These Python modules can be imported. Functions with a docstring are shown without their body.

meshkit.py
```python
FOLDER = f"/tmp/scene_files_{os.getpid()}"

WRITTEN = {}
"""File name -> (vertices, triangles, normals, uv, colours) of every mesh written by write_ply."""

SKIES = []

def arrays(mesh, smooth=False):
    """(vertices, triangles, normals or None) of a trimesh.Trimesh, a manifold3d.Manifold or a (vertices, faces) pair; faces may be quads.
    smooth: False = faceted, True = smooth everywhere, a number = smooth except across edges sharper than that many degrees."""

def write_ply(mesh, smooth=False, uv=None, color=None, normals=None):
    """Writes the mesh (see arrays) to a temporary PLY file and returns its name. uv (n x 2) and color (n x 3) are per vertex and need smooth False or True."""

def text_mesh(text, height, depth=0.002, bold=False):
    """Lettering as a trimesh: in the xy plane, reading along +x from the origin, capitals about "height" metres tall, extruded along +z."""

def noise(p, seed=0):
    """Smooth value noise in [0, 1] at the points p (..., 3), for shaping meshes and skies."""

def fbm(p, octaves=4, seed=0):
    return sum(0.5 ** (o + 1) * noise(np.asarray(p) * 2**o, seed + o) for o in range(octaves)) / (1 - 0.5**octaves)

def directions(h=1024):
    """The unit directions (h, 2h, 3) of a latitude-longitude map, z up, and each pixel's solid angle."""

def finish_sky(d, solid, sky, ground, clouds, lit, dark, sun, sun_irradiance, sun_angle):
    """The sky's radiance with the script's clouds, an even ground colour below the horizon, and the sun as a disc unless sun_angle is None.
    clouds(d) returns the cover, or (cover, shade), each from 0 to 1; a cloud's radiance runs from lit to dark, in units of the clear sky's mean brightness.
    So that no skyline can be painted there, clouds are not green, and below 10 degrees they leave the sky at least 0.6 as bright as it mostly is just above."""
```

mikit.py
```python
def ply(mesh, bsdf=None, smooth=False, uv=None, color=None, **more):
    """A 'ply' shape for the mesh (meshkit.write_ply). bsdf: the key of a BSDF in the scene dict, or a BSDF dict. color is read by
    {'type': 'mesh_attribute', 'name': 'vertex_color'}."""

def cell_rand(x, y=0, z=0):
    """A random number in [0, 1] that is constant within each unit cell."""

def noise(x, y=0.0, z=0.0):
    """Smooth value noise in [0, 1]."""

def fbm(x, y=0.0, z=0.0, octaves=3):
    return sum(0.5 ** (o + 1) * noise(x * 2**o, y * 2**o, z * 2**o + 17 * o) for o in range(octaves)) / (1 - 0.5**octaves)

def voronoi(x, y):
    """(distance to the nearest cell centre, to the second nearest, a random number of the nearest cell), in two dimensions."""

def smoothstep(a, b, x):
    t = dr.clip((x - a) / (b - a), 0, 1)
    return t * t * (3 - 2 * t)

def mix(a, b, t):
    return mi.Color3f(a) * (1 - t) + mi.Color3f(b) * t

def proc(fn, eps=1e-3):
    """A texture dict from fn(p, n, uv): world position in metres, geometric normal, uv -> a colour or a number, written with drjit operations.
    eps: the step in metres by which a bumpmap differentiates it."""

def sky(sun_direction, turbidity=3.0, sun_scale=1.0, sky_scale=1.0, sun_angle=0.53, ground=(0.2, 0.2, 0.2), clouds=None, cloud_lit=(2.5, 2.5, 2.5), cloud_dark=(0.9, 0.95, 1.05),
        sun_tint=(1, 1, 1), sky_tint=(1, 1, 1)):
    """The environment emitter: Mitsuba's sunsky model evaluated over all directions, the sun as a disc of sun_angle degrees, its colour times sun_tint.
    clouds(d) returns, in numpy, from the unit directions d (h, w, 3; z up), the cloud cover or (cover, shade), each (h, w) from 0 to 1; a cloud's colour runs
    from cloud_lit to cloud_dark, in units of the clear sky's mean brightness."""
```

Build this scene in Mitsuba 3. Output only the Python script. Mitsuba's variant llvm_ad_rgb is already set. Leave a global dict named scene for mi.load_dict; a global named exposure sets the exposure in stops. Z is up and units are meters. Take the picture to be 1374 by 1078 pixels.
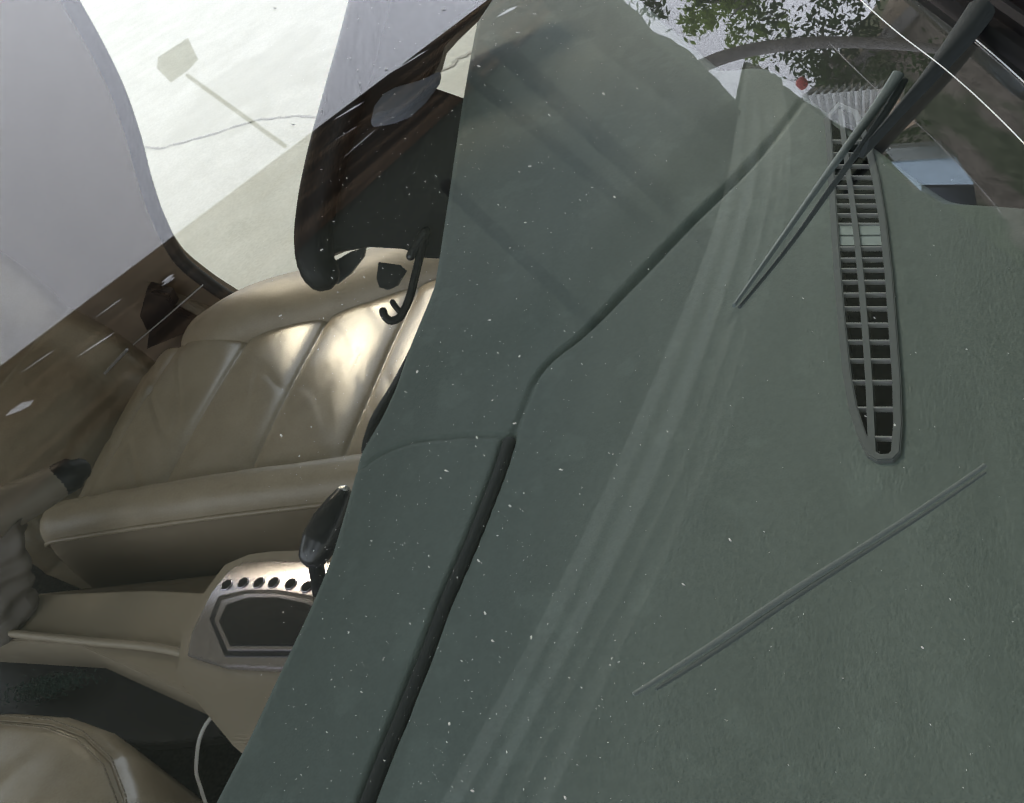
import math, random, numpy as np, trimesh, mitsuba as mi, drjit as dr, mikit, meshkit
import manifold3d as m3
from shapely.geometry import Polygon, LineString, Point
T = mi.ScalarTransform4f
random.seed(7); rng = np.random.default_rng(7)
scene, labels = {'type': 'scene'}, {}

# ------------------------------------------------------------------ camera, sky, exposure
# car axes: x forward, y to the car's left, z up, metres. The camera is held over the right front wing.
W, H, F = 1374, 1078, 1300.0
ay = np.array([0.184, -0.702, 0.688]); ay /= np.linalg.norm(ay)
ax = np.array([0.903, -0.155, -0.401]); ax -= ax.dot(ay) * ay; ax /= np.linalg.norm(ax)
az = np.cross(ax, ay)
R = np.array([ax, ay, az])                       # camera coordinates (right, down, forward) -> world
CAM = np.array([0.321, -0.550, 1.400])
fwd, up = R @ [0, 0, 1], R @ [0, -1, 0]
scene['camera'] = {'type': 'perspective', 'fov': math.degrees(2 * math.atan(W / 2 / F)), 'fov_axis': 'x', 'near_clip': 0.02, 'far_clip': 500.0,
                   'to_world': T().look_at(origin=CAM.tolist(), target=(CAM + fwd).tolist(), up=up.tolist())}
scene['sky'] = mikit.sky((-0.5, 0.55, 0.62), turbidity=3, sun_scale=0.15, sun_angle=14, clouds=lambda d: 1.0, cloud_lit=(2.32, 2.42, 2.70))
exposure = 3.0


def ray(x, y):
    d = R @ np.array([x - W / 2, y - H / 2, F]); return d / np.linalg.norm(d)
def on_z(x, y, z):
    d = ray(x, y); return CAM + d * (z - CAM[2]) / d[2]
def on_y(x, y, yy):
    d = ray(x, y); return CAM + d * (yy - CAM[1]) / d[1]
def on_x(x, y, xx):
    d = ray(x, y); return CAM + d * (xx - CAM[0]) / d[0]
def on_plane(x, y, P, n):
    d = ray(x, y); return CAM + d * (np.dot(P - CAM, n) / d.dot(n))
# windscreen plane, raked 30 degrees
GN = np.array([math.sin(math.radians(30)), 0, math.cos(math.radians(30))]); GP = np.array([0.321, 0, 1.048])
def on_glass(x, y, off=0.0): return on_plane(x, y, GP + GN * off, GN)
def mirrored(x, y):
    g, d = on_glass(x, y), ray(x, y); return g, d - 2 * d.dot(GN) * GN
def mir_z(x, y, z):
    g, r = mirrored(x, y); return g + r * (z - g[2]) / r[2]
def mir_y(x, y, yy):
    g, r = mirrored(x, y); return g + r * (yy - g[1]) / r[1]
def gz(x): return 1.048 + (0.321 - x) * math.tan(math.radians(30))

# ------------------------------------------------------------------ helpers
def tag(key, label=None, cat=None, group=None, kind=None):
    e = {}
    if label: e['label'] = label
    if cat: e['category'] = cat
    if group: e['group'] = group
    if kind: e['kind'] = kind
    labels[key] = e
def numbered(key):
    if key not in scene: return key
    k = 1
    while f'{key}_{k:03d}' in scene: k += 1
    return f'{key}_{k:03d}'
def add(key, mesh, bsdf, smooth=False, label=None, cat=None, group=None, kind=None, **more):
    key = numbered(key)
    scene[key] = mikit.ply(mesh, bsdf, smooth=smooth, **more)
    if label or cat or group or kind: tag(key, label, cat, group, kind)
    return key
def tm(m):
    me = m.to_mesh(); return trimesh.Trimesh(me.vert_properties[:, :3], me.tri_verts, process=False)
def box(c, s, rot=None):
    b = trimesh.creation.box(s)
    if rot is not None: b.vertices = b.vertices @ np.asarray(rot).T
    b.apply_translation(c); return b
def rbox(c, s, r, rot=None, seg=12):
    s = np.asarray(s) / 2 - r
    pts = [m3.Manifold.sphere(r, seg).translate([sx * s[0], sy * s[1], sz * s[2]]) for sx in (-1, 1) for sy in (-1, 1) for sz in (-1, 1)]
    b = tm(m3.Manifold.batch_hull(pts))
    if rot is not None: b.vertices = b.vertices @ np.asarray(rot).T
    b.apply_translation(c); return b
def smooth_path(p, n=60):
    p = np.asarray(p, float); s = np.r_[0, np.cumsum(np.linalg.norm(np.diff(p, axis=0), axis=1))]
    from scipy.interpolate import PchipInterpolator
    q = np.linspace(0, s[-1], n); return np.stack([PchipInterpolator(s, p[:, k])(q) for k in range(p.shape[1])], 1)
def tube(path, radius, seg=14, caps=True, upv=(0, 0, 1), ell=(1, 1)):
    p = np.asarray(path, float); n = len(p); r = np.broadcast_to(np.asarray(radius, float), n).copy()
    if caps:
        t0, t1 = p[0] - p[1], p[-1] - p[-2]; t0 /= np.linalg.norm(t0); t1 /= np.linalg.norm(t1)
        a = [(0.55, 0.83), (0.85, 0.53), (1.0, 0.05)]
        p = np.vstack([[p[0] + t0 * r[0] * k for k, _ in a[::-1]], p, [p[-1] + t1 * r[-1] * k for k, _ in a]])
        r = np.r_[[r[0] * k for _, k in a[::-1]], r, [r[-1] * k for _, k in a]]; n = len(p)
    t = np.gradient(p, axis=0); t /= np.linalg.norm(t, axis=1, keepdims=True)
    if np.abs(t @ np.asarray(upv, float)).max() > 0.97: upv = (0.05, 1, 0) if np.abs(t[:, 1]).max() < 0.9 else (1, 0.05, 0.02)
    u0 = np.cross(t, np.asarray(upv, float)); u0 /= np.maximum(np.linalg.norm(u0, axis=1, keepdims=True), 1e-9); v0 = np.cross(u0, t)
    a = np.linspace(0, 2 * np.pi, seg, endpoint=False)
    V = p[:, None] + r[:, None, None] * (np.cos(a)[None, :, None] * u0[:, None] * ell[0] + np.sin(a)[None, :, None] * v0[:, None] * ell[1])
    V = V.reshape(-1, 3); f = []
    i, j = np.meshgrid(np.arange(n - 1), np.arange(seg), indexing='ij'); j2 = (j + 1) % seg
    f = np.stack([i * seg + j, i * seg + j2, (i + 1) * seg + j2, (i + 1) * seg + j], -1).reshape(-1, 4)
    m = trimesh.Trimesh(V, np.vstack([f[:, [0, 1, 2]], f[:, [0, 2, 3]]]), process=False)
    if caps:
        V2 = np.vstack([m.vertices, p[0], p[-1]]); a_, b_ = len(V), len(V) + 1
        k = np.arange(seg); k2 = (k + 1) % seg
        m = trimesh.Trimesh(V2, np.vstack([m.faces, np.stack([np.full(seg, a_), k2, k], 1), np.stack([np.full(seg, b_), (n - 1) * seg + k, (n - 1) * seg + k2], 1)]), process=False)
    return m
def grid_mesh(P, keep=None):
    n, m = P.shape[:2]; i, j = np.meshgrid(np.arange(n - 1), np.arange(m - 1), indexing='ij')
    q = np.stack([i * m + j, (i + 1) * m + j, (i + 1) * m + j + 1, i * m + j + 1], -1).reshape(-1, 4)
    if keep is not None: q = q[keep.reshape(-1)]
    t = trimesh.Trimesh(P.reshape(-1, 3), np.vstack([q[:, [0, 1, 2]], q[:, [0, 2, 3]]]), process=False)
    t.remove_unreferenced_vertices(); return t
def frame(P, n, u_hint):
    n = np.asarray(n, float) / np.linalg.norm(n); u = np.asarray(u_hint, float); u = u - u.dot(n) * n; u /= np.linalg.norm(u)
    return np.asarray(P, float), u, np.cross(n, u), n
def pillow(poly, thick, bevel, fr, steps=4):
    """A plate of the outline poly (frame coordinates) with rounded edges, its front face at the frame's plane, its depth behind it."""
    P, u, v, n = fr; parts = []
    cs = m3.CrossSection([np.asarray(poly.exterior.coords)[:-1]] + [np.asarray(r.coords)[:-1] for r in poly.interiors], m3.FillRule.EvenOdd)
    for k in range(steps + 1):
        a = k / steps * math.pi / 2
        c = cs.offset(-bevel * (1 - math.cos(a)), m3.JoinType.Round) if k else cs
        hh = thick - 2 * bevel * (1 - math.sin(a))
        parts.append(c.extrude(hh).translate([0, 0, -thick + bevel * (1 - math.sin(a))]))
    m = tm(m3.Manifold.batch_boolean(parts, m3.OpType.Add))
    m.vertices = P + m.vertices[:, :1] * u + m.vertices[:, 1:2] * v + m.vertices[:, 2:] * n
    return m
def px_poly(pts, fr):
    P, u, v, n = fr; q = [on_plane(x, y, P, n) - P for x, y in pts]
    return Polygon([(a.dot(u), a.dot(v)) for a in q]).buffer(0)
def polydist(XY, line):
    """distance of points (n,2) to the polyline and the parameter along it"""
    L = np.asarray(line)[:, :2]; best = np.full(len(XY), 1e9); par = np.zeros(len(XY)); sgn = np.zeros(len(XY)); s0 = 0
    tot = np.linalg.norm(np.diff(L, axis=0), axis=1).sum()
    for a, b in zip(L[:-1], L[1:]):
        d = b - a; l = np.linalg.norm(d); t = np.clip(((XY - a) @ d) / l**2, 0, 1); e = XY - a - t[:, None] * d
        q = np.linalg.norm(e, axis=1); c = d[0] * e[:, 1] - d[1] * e[:, 0]
        w = q < best; best[w] = q[w]; par[w] = ((s0 + t * l) / tot)[w]; sgn[w] = np.sign(c)[w]; s0 += l
    return best, par, sgn
def sstep(a, b, x):
    t = np.clip((np.asarray(x) - a) / (b - a), 0, 1); return t * t * (3 - 2 * t)

# ------------------------------------------------------------------ materials
N, FB, SS, MIX = mikit.noise, mikit.fbm, mikit.smoothstep, mikit.mix
def P_(color, rough=0.5, spec=0.5, **k):
    c = {'type': 'rgb', 'value': list(color)} if not isinstance(color, dict) else color
    return {'type': 'twosided', 'bsdf': {'type': 'principled', 'base_color': c, 'roughness': rough, 'specular': spec, **k}}
def bump(inner, fn, scale, eps=1e-3):
    return {'type': 'twosided', 'bsdf': {'type': 'bumpmap', 'tex': mikit.proc(fn, eps), 'scale': scale, 'bsdf': inner['bsdf']}}
def dash_col(p, n, uv):
    w = FB(p.x * 9, p.y * 3.2, p.z * 9, 3); g = 0.55 * N(p.x * 900, p.y * 900, p.z * 900) + 0.45 * N(p.x * 330, p.y * 330, p.z * 330); s = N(p.x * 75, p.y * 7, 3.0)
    d = SS(0.62, 0.75, FB(p.x * 30, p.y * 30, 5.0, 4))
    return MIX((0.086, 0.107, 0.097), (0.134, 0.160, 0.147), 0.55 * w + 0.22 * s + 0.55 * (g - 0.36)) * (1 + 0.12 * d)
def dash_bump(p, n, uv): return N(p.x * 700, p.y * 700, p.z * 700) + 0.6 * N(p.x * 1500, p.y * 1500, p.z * 1500)
scene['dash_vinyl'] = bump(P_(mikit.proc(dash_col), 0.62, 0.35), dash_bump, 0.00035, 3e-4)
def leather_col(p, n, uv):
    w = FB(p.x * 14, p.y * 14, p.z * 14, 3); g = N(p.x * 500, p.y * 500, p.z * 500)
    return MIX((0.215, 0.168, 0.110), (0.335, 0.275, 0.195), 0.75 * w + 0.25 * g)
def leather_bump(p, n, uv):
    a, b, c = mikit.voronoi(p.x * 420 + p.z * 170, p.y * 420 + p.z * 300)
    return (b - a) * 0.4 + 1.6 * FB(p.x * 40, p.y * 22, p.z * 40, 3)
scene['leather'] = bump(P_(mikit.proc(leather_col), 0.25, 1.0, clearcoat=0.6, clearcoat_gloss=0.75), leather_bump, 0.0005, 6e-4)
scene['leather_soft'] = bump(P_(mikit.proc(leather_col), 0.46, 0.6), leather_bump, 0.0006, 6e-4)
scene['grip_leather'] = bump(P_((0.15, 0.128, 0.098), 0.5, 0.5), leather_bump, 0.0006, 6e-4)
scene['gaiter_leather'] = P_((0.10, 0.084, 0.068), 0.6, 0.3)
scene['leather_dull'] = P_((0.20, 0.158, 0.108), 0.55, 0.35)
scene['stitching'] = P_((0.19, 0.155, 0.11), 0.7, 0.2)
scene['tan_plastic'] = P_((0.23, 0.19, 0.135), 0.5, 0.4)
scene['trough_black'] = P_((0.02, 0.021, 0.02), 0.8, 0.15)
scene['headliner'] = P_((0.75, 0.745, 0.73), 0.9, 0.1)
scene['brown_trim'] = P_((0.15, 0.115, 0.08), 0.42, 0.45)
scene['black_plastic'] = P_((0.007, 0.007, 0.008), 0.5, 0.3)
scene['black_gloss'] = P_((0.012, 0.012, 0.016), 0.28, 0.6)
scene['grey_gloss'] = P_((0.20, 0.215, 0.26), 0.22, 0.6, clearcoat=1.0, clearcoat_gloss=0.9)
scene['black_matt'] = P_((0.012, 0.012, 0.012), 0.8, 0.15)
scene['rubber'] = P_((0.018, 0.020, 0.020), 0.6, 0.3)
scene['slat_grey'] = P_((0.24, 0.24, 0.235), 0.5, 0.3)
scene['vent_grey'] = P_((0.085, 0.092, 0.092), 0.5, 0.4)
scene['duct_black'] = P_((0.016, 0.014, 0.014), 0.7, 0.2)
scene['plate_grey'] = P_((0.26, 0.30, 0.29), 0.5, 0.4)
scene['chrome'] = {'type': 'twosided', 'bsdf': {'type': 'roughconductor', 'material': 'Cr', 'alpha': 0.03}}
scene['silver'] = P_((0.55, 0.56, 0.58), 0.25, 0.5, metallic=0.7)
scene['carpet'] = P_(mikit.proc(lambda p, n, uv: MIX((0.012, 0.011, 0.010), (0.035, 0.030, 0.026), N(p.x * 300, p.y * 300, p.z * 300))), 0.95, 0.05)
scene['cloth_green'] = P_(mikit.proc(lambda p, n, uv: MIX((0.01, 0.02, 0.018), (0.10, 0.17, 0.15), N(p.x * 260, p.y * 420, p.z * 300))), 0.9, 0.1)
scene['cable_white'] = P_((0.6, 0.57, 0.55), 0.45, 0.4)
scene['glass'] = {'type': 'thindielectric', 'int_ior': 1.52, 'specular_transmittance': {'type': 'rgb', 'value': [0.88, 0.93, 0.90]}}
scene['dusty_arm'] = P_((0.028, 0.034, 0.034), 0.75, 0.15)
scene['faint_rubber'] = P_((0.09, 0.11, 0.103), 0.8, 0.15)
scene['dusty_blade_pale'] = P_((0.122, 0.148, 0.14), 0.6, 0.3)
scene['dusty_blade'] = P_((0.088, 0.112, 0.108), 0.6, 0.3)
scene['blade_rubber'] = P_((0.05, 0.062, 0.06), 0.7, 0.2)
scene['car_paint'] = P_((0.012, 0.011, 0.014), 0.25, 0.5, clearcoat=0.8, clearcoat_gloss=0.95)
scene['white_fleck'] = P_((0.55, 0.55, 0.53), 0.9, 0.1)
scene['white_line'] = P_((0.8, 0.8, 0.8), 0.6, 0.2)
def concrete_col(p, n, uv):
    a = FB(p.x * 0.6, p.y * 0.6, 0, 5); b = FB(p.x * 7, p.y * 7, 3, 4); g = N(p.x * 120, p.y * 120, 1)
    stain = SS(0.60, 0.75, FB(p.x * 1.7 + 9, p.y * 1.7, 5, 4))
    v = 0.35 * a + 0.4 * b + 0.25 * g
    return MIX(MIX((0.31, 0.30, 0.24), (0.49, 0.48, 0.42), v), (0.33, 0.32, 0.26), 0.5 * stain)
scene['concrete'] = P_(mikit.proc(concrete_col), 0.9, 0.2)
scene['crack_dark'] = P_((0.30, 0.29, 0.25), 0.95, 0.05)
def tarp_col(p, n, uv): return MIX((0.165, 0.20, 0.185), (0.235, 0.28, 0.26), FB(p.x * 3, p.y * 0.9, 1, 4))
scene['tarp'] = P_(mikit.proc(tarp_col), 0.8, 0.2)
scene['pale_cloth'] = P_(mikit.proc(lambda p, n, uv: MIX((0.37, 0.43, 0.42), (0.54, 0.61, 0.60), FB(p.x * 5, p.y * 0.4, 2, 3))), 0.85, 0.1)
scene['steel_frame'] = P_((0.06, 0.066, 0.062), 0.6, 0.3)
BD = (0.207, 0.978)
scene['eave_brown'] = P_(mikit.proc(lambda p, n, uv: MIX((0.06, 0.038, 0.027), (0.27, 0.19, 0.14), SS(0.3, 0.75, FB((p.x * BD[0] + p.y * BD[1]) * 0.9, (p.x * BD[1] - p.y * BD[0]) * 42, 2, 3)))), 0.7, 0.2)
def bank_col(p, n, uv):
    a = FB(p.x * 0.9, p.y * 0.9, p.z * 1.4, 5); b = FB(p.x * 6, p.y * 6, p.z * 6, 4)
    c = MIX((0.07, 0.06, 0.048), (0.26, 0.23, 0.19), b); g = MIX((0.035, 0.05, 0.025), (0.12, 0.135, 0.085), b)
    return MIX(c, g, SS(0.42, 0.6, a))
scene['bank_soil'] = P_(mikit.proc(bank_col), 0.95, 0.1)
scene['bark'] = P_(mikit.proc(lambda p, n, uv: MIX((0.13, 0.125, 0.12), (0.28, 0.27, 0.26), FB(p.x * 9, p.y * 9, p.z * 3, 4))), 0.9, 0.1)
for k_, c_ in (('leaf_dark', (0.055, 0.095, 0.035)), ('leaf_light', (0.20, 0.29, 0.07))):
    scene[k_] = {'type': 'principledthin', 'base_color': {'type': 'rgb', 'value': list(c_)}, 'roughness': 0.5, 'diff_trans': 0.7}
scene['sheet_metal'] = P_(mikit.proc(lambda p, n, uv: MIX((0.5, 0.52, 0.5), (0.7, 0.72, 0.7), FB(p.x * 3, p.y * 3, p.z * 3, 3))), 0.45, 0.5)
scene['plywood'] = P_(mikit.proc(lambda p, n, uv: MIX((0.55, 0.38, 0.26), (0.7, 0.52, 0.38), FB(p.x * 3, p.y * 3, p.z * 30, 3))), 0.7, 0.2)
scene['blue_sheet'] = P_((0.46, 0.62, 0.74), 0.5, 0.4)
scene['grey_slab'] = P_((0.30, 0.33, 0.31), 0.8, 0.2)
scene['dark_blue'] = P_((0.10, 0.12, 0.15), 0.7, 0.2)
scene['red_plastic'] = P_((0.45, 0.10, 0.09), 0.5, 0.4)

# ------------------------------------------------------------------ ground
g = grid_mesh(np.stack(np.meshgrid(np.linspace(-150, 150, 61), np.linspace(-150, 150, 61), indexing='ij') + (np.zeros((61, 61)),), -1))
add('concrete_yard', g, 'concrete', label='pale concrete yard around the car, seen through its open side', kind='structure')
def strip_on_ground(pts, w, seed):
    q = smooth_path(np.array([on_z(x, y, 0.0) for x, y in pts])[:, :2], 70); r = np.random.default_rng(seed)
    q += np.cumsum(r.normal(0, 0.006, q.shape), 0); t = np.gradient(q, axis=0); t /= np.linalg.norm(t, axis=1, keepdims=True); nn = np.stack([-t[:, 1], t[:, 0]], 1)
    ww = w * (0.35 + r.random(70))[:, None]
    return grid_mesh(np.stack([np.c_[q - nn * ww, np.full(70, 0.004)], np.c_[q + nn * ww, np.full(70, 0.004)]], 1))
add('concrete_yard__crack', strip_on_ground([(185, 197), (230, 196), (280, 180), (340, 160), (385, 153), (440, 152)], 0.007, 1), 'crack_dark', label='long crack running across the pale concrete')
add('concrete_yard__crack', strip_on_ground([(590, 96), (608, 82), (622, 72), (640, 58)], 0.012, 2), 'crack_dark')

# ------------------------------------------------------------------ car: dashboard
DZ = 0.916
rear_px = [(660, -40), (650, 0), (641, 40), (625, 130), (612, 220), (600, 300), (586, 390), (562, 450), (532, 520), (507, 565), (483, 605), (462, 680), (440, 750), (415, 810), (370, 905), (330, 990), (285, 1078), (240, 1170)]
rear = np.array([on_z(x, y, DZ)[:2] for x, y in rear_px])
rear = np.vstack([[rear[0, 0] - 0.02, 1.25], rear, [rear[-1, 0], -0.9]])[::-1]           # ascending y
front = np.array([on_z(x, y, DZ)[:2] for x, y in [(1385, 282), (1262, 274), (1200, 230), (1110, 162), (1050, 112), (1010, 98), (985, 126), (925, 76), (862, 18), (800, -40)]])
front = np.vstack([[0.45, -0.9], [0.45, -0.05], [0.43, front[0, 1] - 0.04], front, [front[-1, 0] - 0.02, 1.3]])
ys = np.arange(-0.62, 1.20, 0.0024)
xr = np.interp(ys, rear[:, 1], rear[:, 0]); xf = np.interp(ys, front[:, 1], front[:, 0])
from scipy.ndimage import gaussian_filter1d
xf = gaussian_filter1d(xf, 3); xr = gaussian_filter1d(xr, 2) + 0.009
nv = 250
tt = np.linspace(0, 1, nv)
X = xr[:, None] + (xf - xr)[:, None] * tt[None]; Y = np.repeat(ys[:, None], nv, 1)
groove_px = [(681, 592), (672, 622), (650, 680), (625, 742), (598, 805), (570, 880), (540, 955), (511, 1025), (486, 1090), (460, 1160)]
seam_px = [(488, 628), (520, 606), (560, 593), (610, 587), (660, 585), (684, 588)]
crease_px = [(684, 592), (692, 572), (703, 545), (716, 513), (735, 487), (780, 450), (850, 378), (920, 303), (1000, 225), (1080, 130)]
wz = lambda L, n=80: smooth_path(np.array([on_z(x, y, DZ) for x, y in L]), n)
groove, seam, crease = wz(groove_px), wz(seam_px, 50), wz(crease_px, 80)
XY = np.stack([X.ravel(), Y.ravel()], 1)
def dz_at(XY):
    z = np.full(len(XY), DZ)
    dg, pg, sg = polydist(XY, groove); ds, ps, _ = polydist(XY, seam); dc, pc, sc = polydist(XY, crease)
    z -= 0.010 * np.exp(-(dg / 0.0058)**4)
    z -= 0.0022 * np.exp(-(ds / 0.0022)**2) * sstep(0.0, 0.35, ps + 0.2)
    wid = 0.0024 + 0.0022 * sstep(0.1, 0.5, pc)
    z -= (0.0035 + 0.0035 * sstep(0.05, 0.35, pc)) * np.exp(-(dc / wid)**2) * (1 - 0.6 * sstep(0.75, 1, pc))
    # the instrument cowl swells behind the crease
    inside = (sc > 0) & (XY[:, 1] > 0.0); z += np.where(inside, 0.009 * sstep(0, 0.10, dc), 0) * sstep(0.0, 0.12, XY[:, 1])
    z += 0.004 * (meshkit.fbm(np.c_[XY * 4.0, np.zeros(len(XY))], 3, 5) - 0.5) + 0.0010 * (meshkit.fbm(np.c_[XY * 22.0, np.zeros(len(XY))], 3, 9) - 0.5)
    return z
Z = dz_at(XY).reshape(X.shape)
# vent outline
left_px = [(1106, 160), (1110, 215), (1114, 290), (1119, 370), (1125, 445), (1131, 505), (1139, 550), (1151, 588), (1163, 612), (1176, 620)]
right_px = [(1198, 619), (1208, 609), (1211, 570), (1209, 510), (1204, 445), (1198, 370), (1190, 300), (1180, 240), (1168, 190), (1152, 150), (1125, 138)]
VZ = DZ + 0.002
vent_out = Polygon(np.array([on_z(x, y, VZ)[:2] for x, y in left_px + right_px])).buffer(0.004).buffer(-0.004)
vent_in = vent_out.buffer(-0.0056)
cx, cy = (X[:-1, :-1] + X[1:, 1:]) / 2, (Y[:-1, :-1] + Y[1:, 1:]) / 2
import shapely, shapely.ops
mid = vent_out.buffer(-0.003)
keep = ~shapely.contains_xy(mid, cx.ravel(), cy.ravel()).reshape(cx.shape)
# the pad stays flat beside the vent
dv = shapely.distance(shapely.points(XY), vent_out).reshape(X.shape); Z = DZ + (Z - DZ) * sstep(0.0, 0.03, dv)
# rolled rear lip and face below it
rows = []
for a in np.linspace(1, 0, 9)[:-1]:
    th = a * math.radians(100); rr = 0.012
    rows.append(np.stack([xr - rr * math.sin(th), ys, Z[:, 0] - rr * (1 - math.cos(th))], -1))
low = rows[0].copy(); low[:, 2] -= 0.22; low[:, 0] += 0.07
ff = []
for a in np.linspace(0, 1, 7)[1:]:
    th = a * math.radians(90); rr = 0.012
    ff.append(np.stack([xf + rr * math.sin(th), ys, Z[:, -1] - rr * (1 - math.cos(th))], -1))
ffl = ff[-1].copy(); ffl[:, 2] -= 0.08
P = np.concatenate([np.stack([low] + rows, 1), np.stack([X, Y, Z], -1), np.stack(ff + [ffl], 1)], 1)
K = np.ones((P.shape[0] - 1, P.shape[1] - 1), bool); K[:, 9:9 + nv - 1] = keep
tag('car', 'car with dark green grey dashboard and brown leather seats seen through its windscreen', 'car')
add('car__dashboard', grid_mesh(P, K), 'dash_vinyl', True, 'dark green grey dashboard top with a moulded crease')
add('car__dashboard__trim_strip', tube(groove - [0, 0, 0.0035], 0.0058, 14), 'rubber', True, 'black rubber strip set in a groove of the dashboard')
le = smooth_path(np.array([on_z(x + 5, y, DZ - 0.028) for x, y in [(590, 380), (577, 415), (556, 462), (528, 518), (502, 562), (488, 592), (484, 606)]]), 50)
add('car__dashboard__lower_edge', tube(le, np.interp(np.linspace(0, 1, 50), [0, .3, .85, 1], [.002, .0055, .0065, .003]), 12), 'black_plastic', True)
# ---- defroster vent
def ring(outer, inner, h, z):
    eo = m3.FillRule.EvenOdd; a = m3.CrossSection([np.asarray(outer.exterior.coords)[:-1]], eo) - m3.CrossSection([np.asarray(inner.exterior.coords)[:-1]], eo)
    b = a.offset(-0.0008, m3.JoinType.Round)
    return tm((a.extrude(h - 0.0008).translate([0, 0, z]) + b.extrude(h).translate([0, 0, z])))
VT = DZ + 0.0035
add('car__defroster_vent__frame', ring(vent_out, vent_in, 0.016, VT - 0.016), 'vent_grey', 30)
tag('car__defroster_vent', 'long narrow grey defroster grille with two rows of slots')
duct = vent_out.buffer(-0.0025)
dm = trimesh.creation.extrude_polygon(duct, 0.055, engine='earcut'); dm.apply_translation([0, 0, VT - 0.06])
dm.update_faces(~((dm.triangles_center[:, 2] > VT - 0.0055) & (np.abs(dm.face_normals[:, 2]) > 0.9)))
add('car__defroster_vent__duct', dm, 'duct_black')
bar_px = [(1128, 150), (1136, 215), (1146, 290), (1153, 350), (1160, 430), (1166, 510), (1169, 575), (1171, 614)]
bar = wz(bar_px, 60)
bar2 = LineString(bar[:, :2]).buffer(0.0022, cap_style=2).intersection(vent_in.buffer(0.0025))
bm = trimesh.creation.extrude_polygon(bar2, 0.012, engine='earcut'); bm.apply_translation([0, 0, VT - 0.0128])
add('car__defroster_vent__divider', bm, 'vent_grey')
inn = vent_in.buffer(0.002)
leftcell = None
halves = shapely.ops.split(inn, LineString(np.vstack([bar[0, :2] + (bar[0, :2] - bar[4, :2]), bar[:, :2], bar[-1, :2] + (bar[-1, :2] - bar[-4, :2]) * 4]))).geoms
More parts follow.
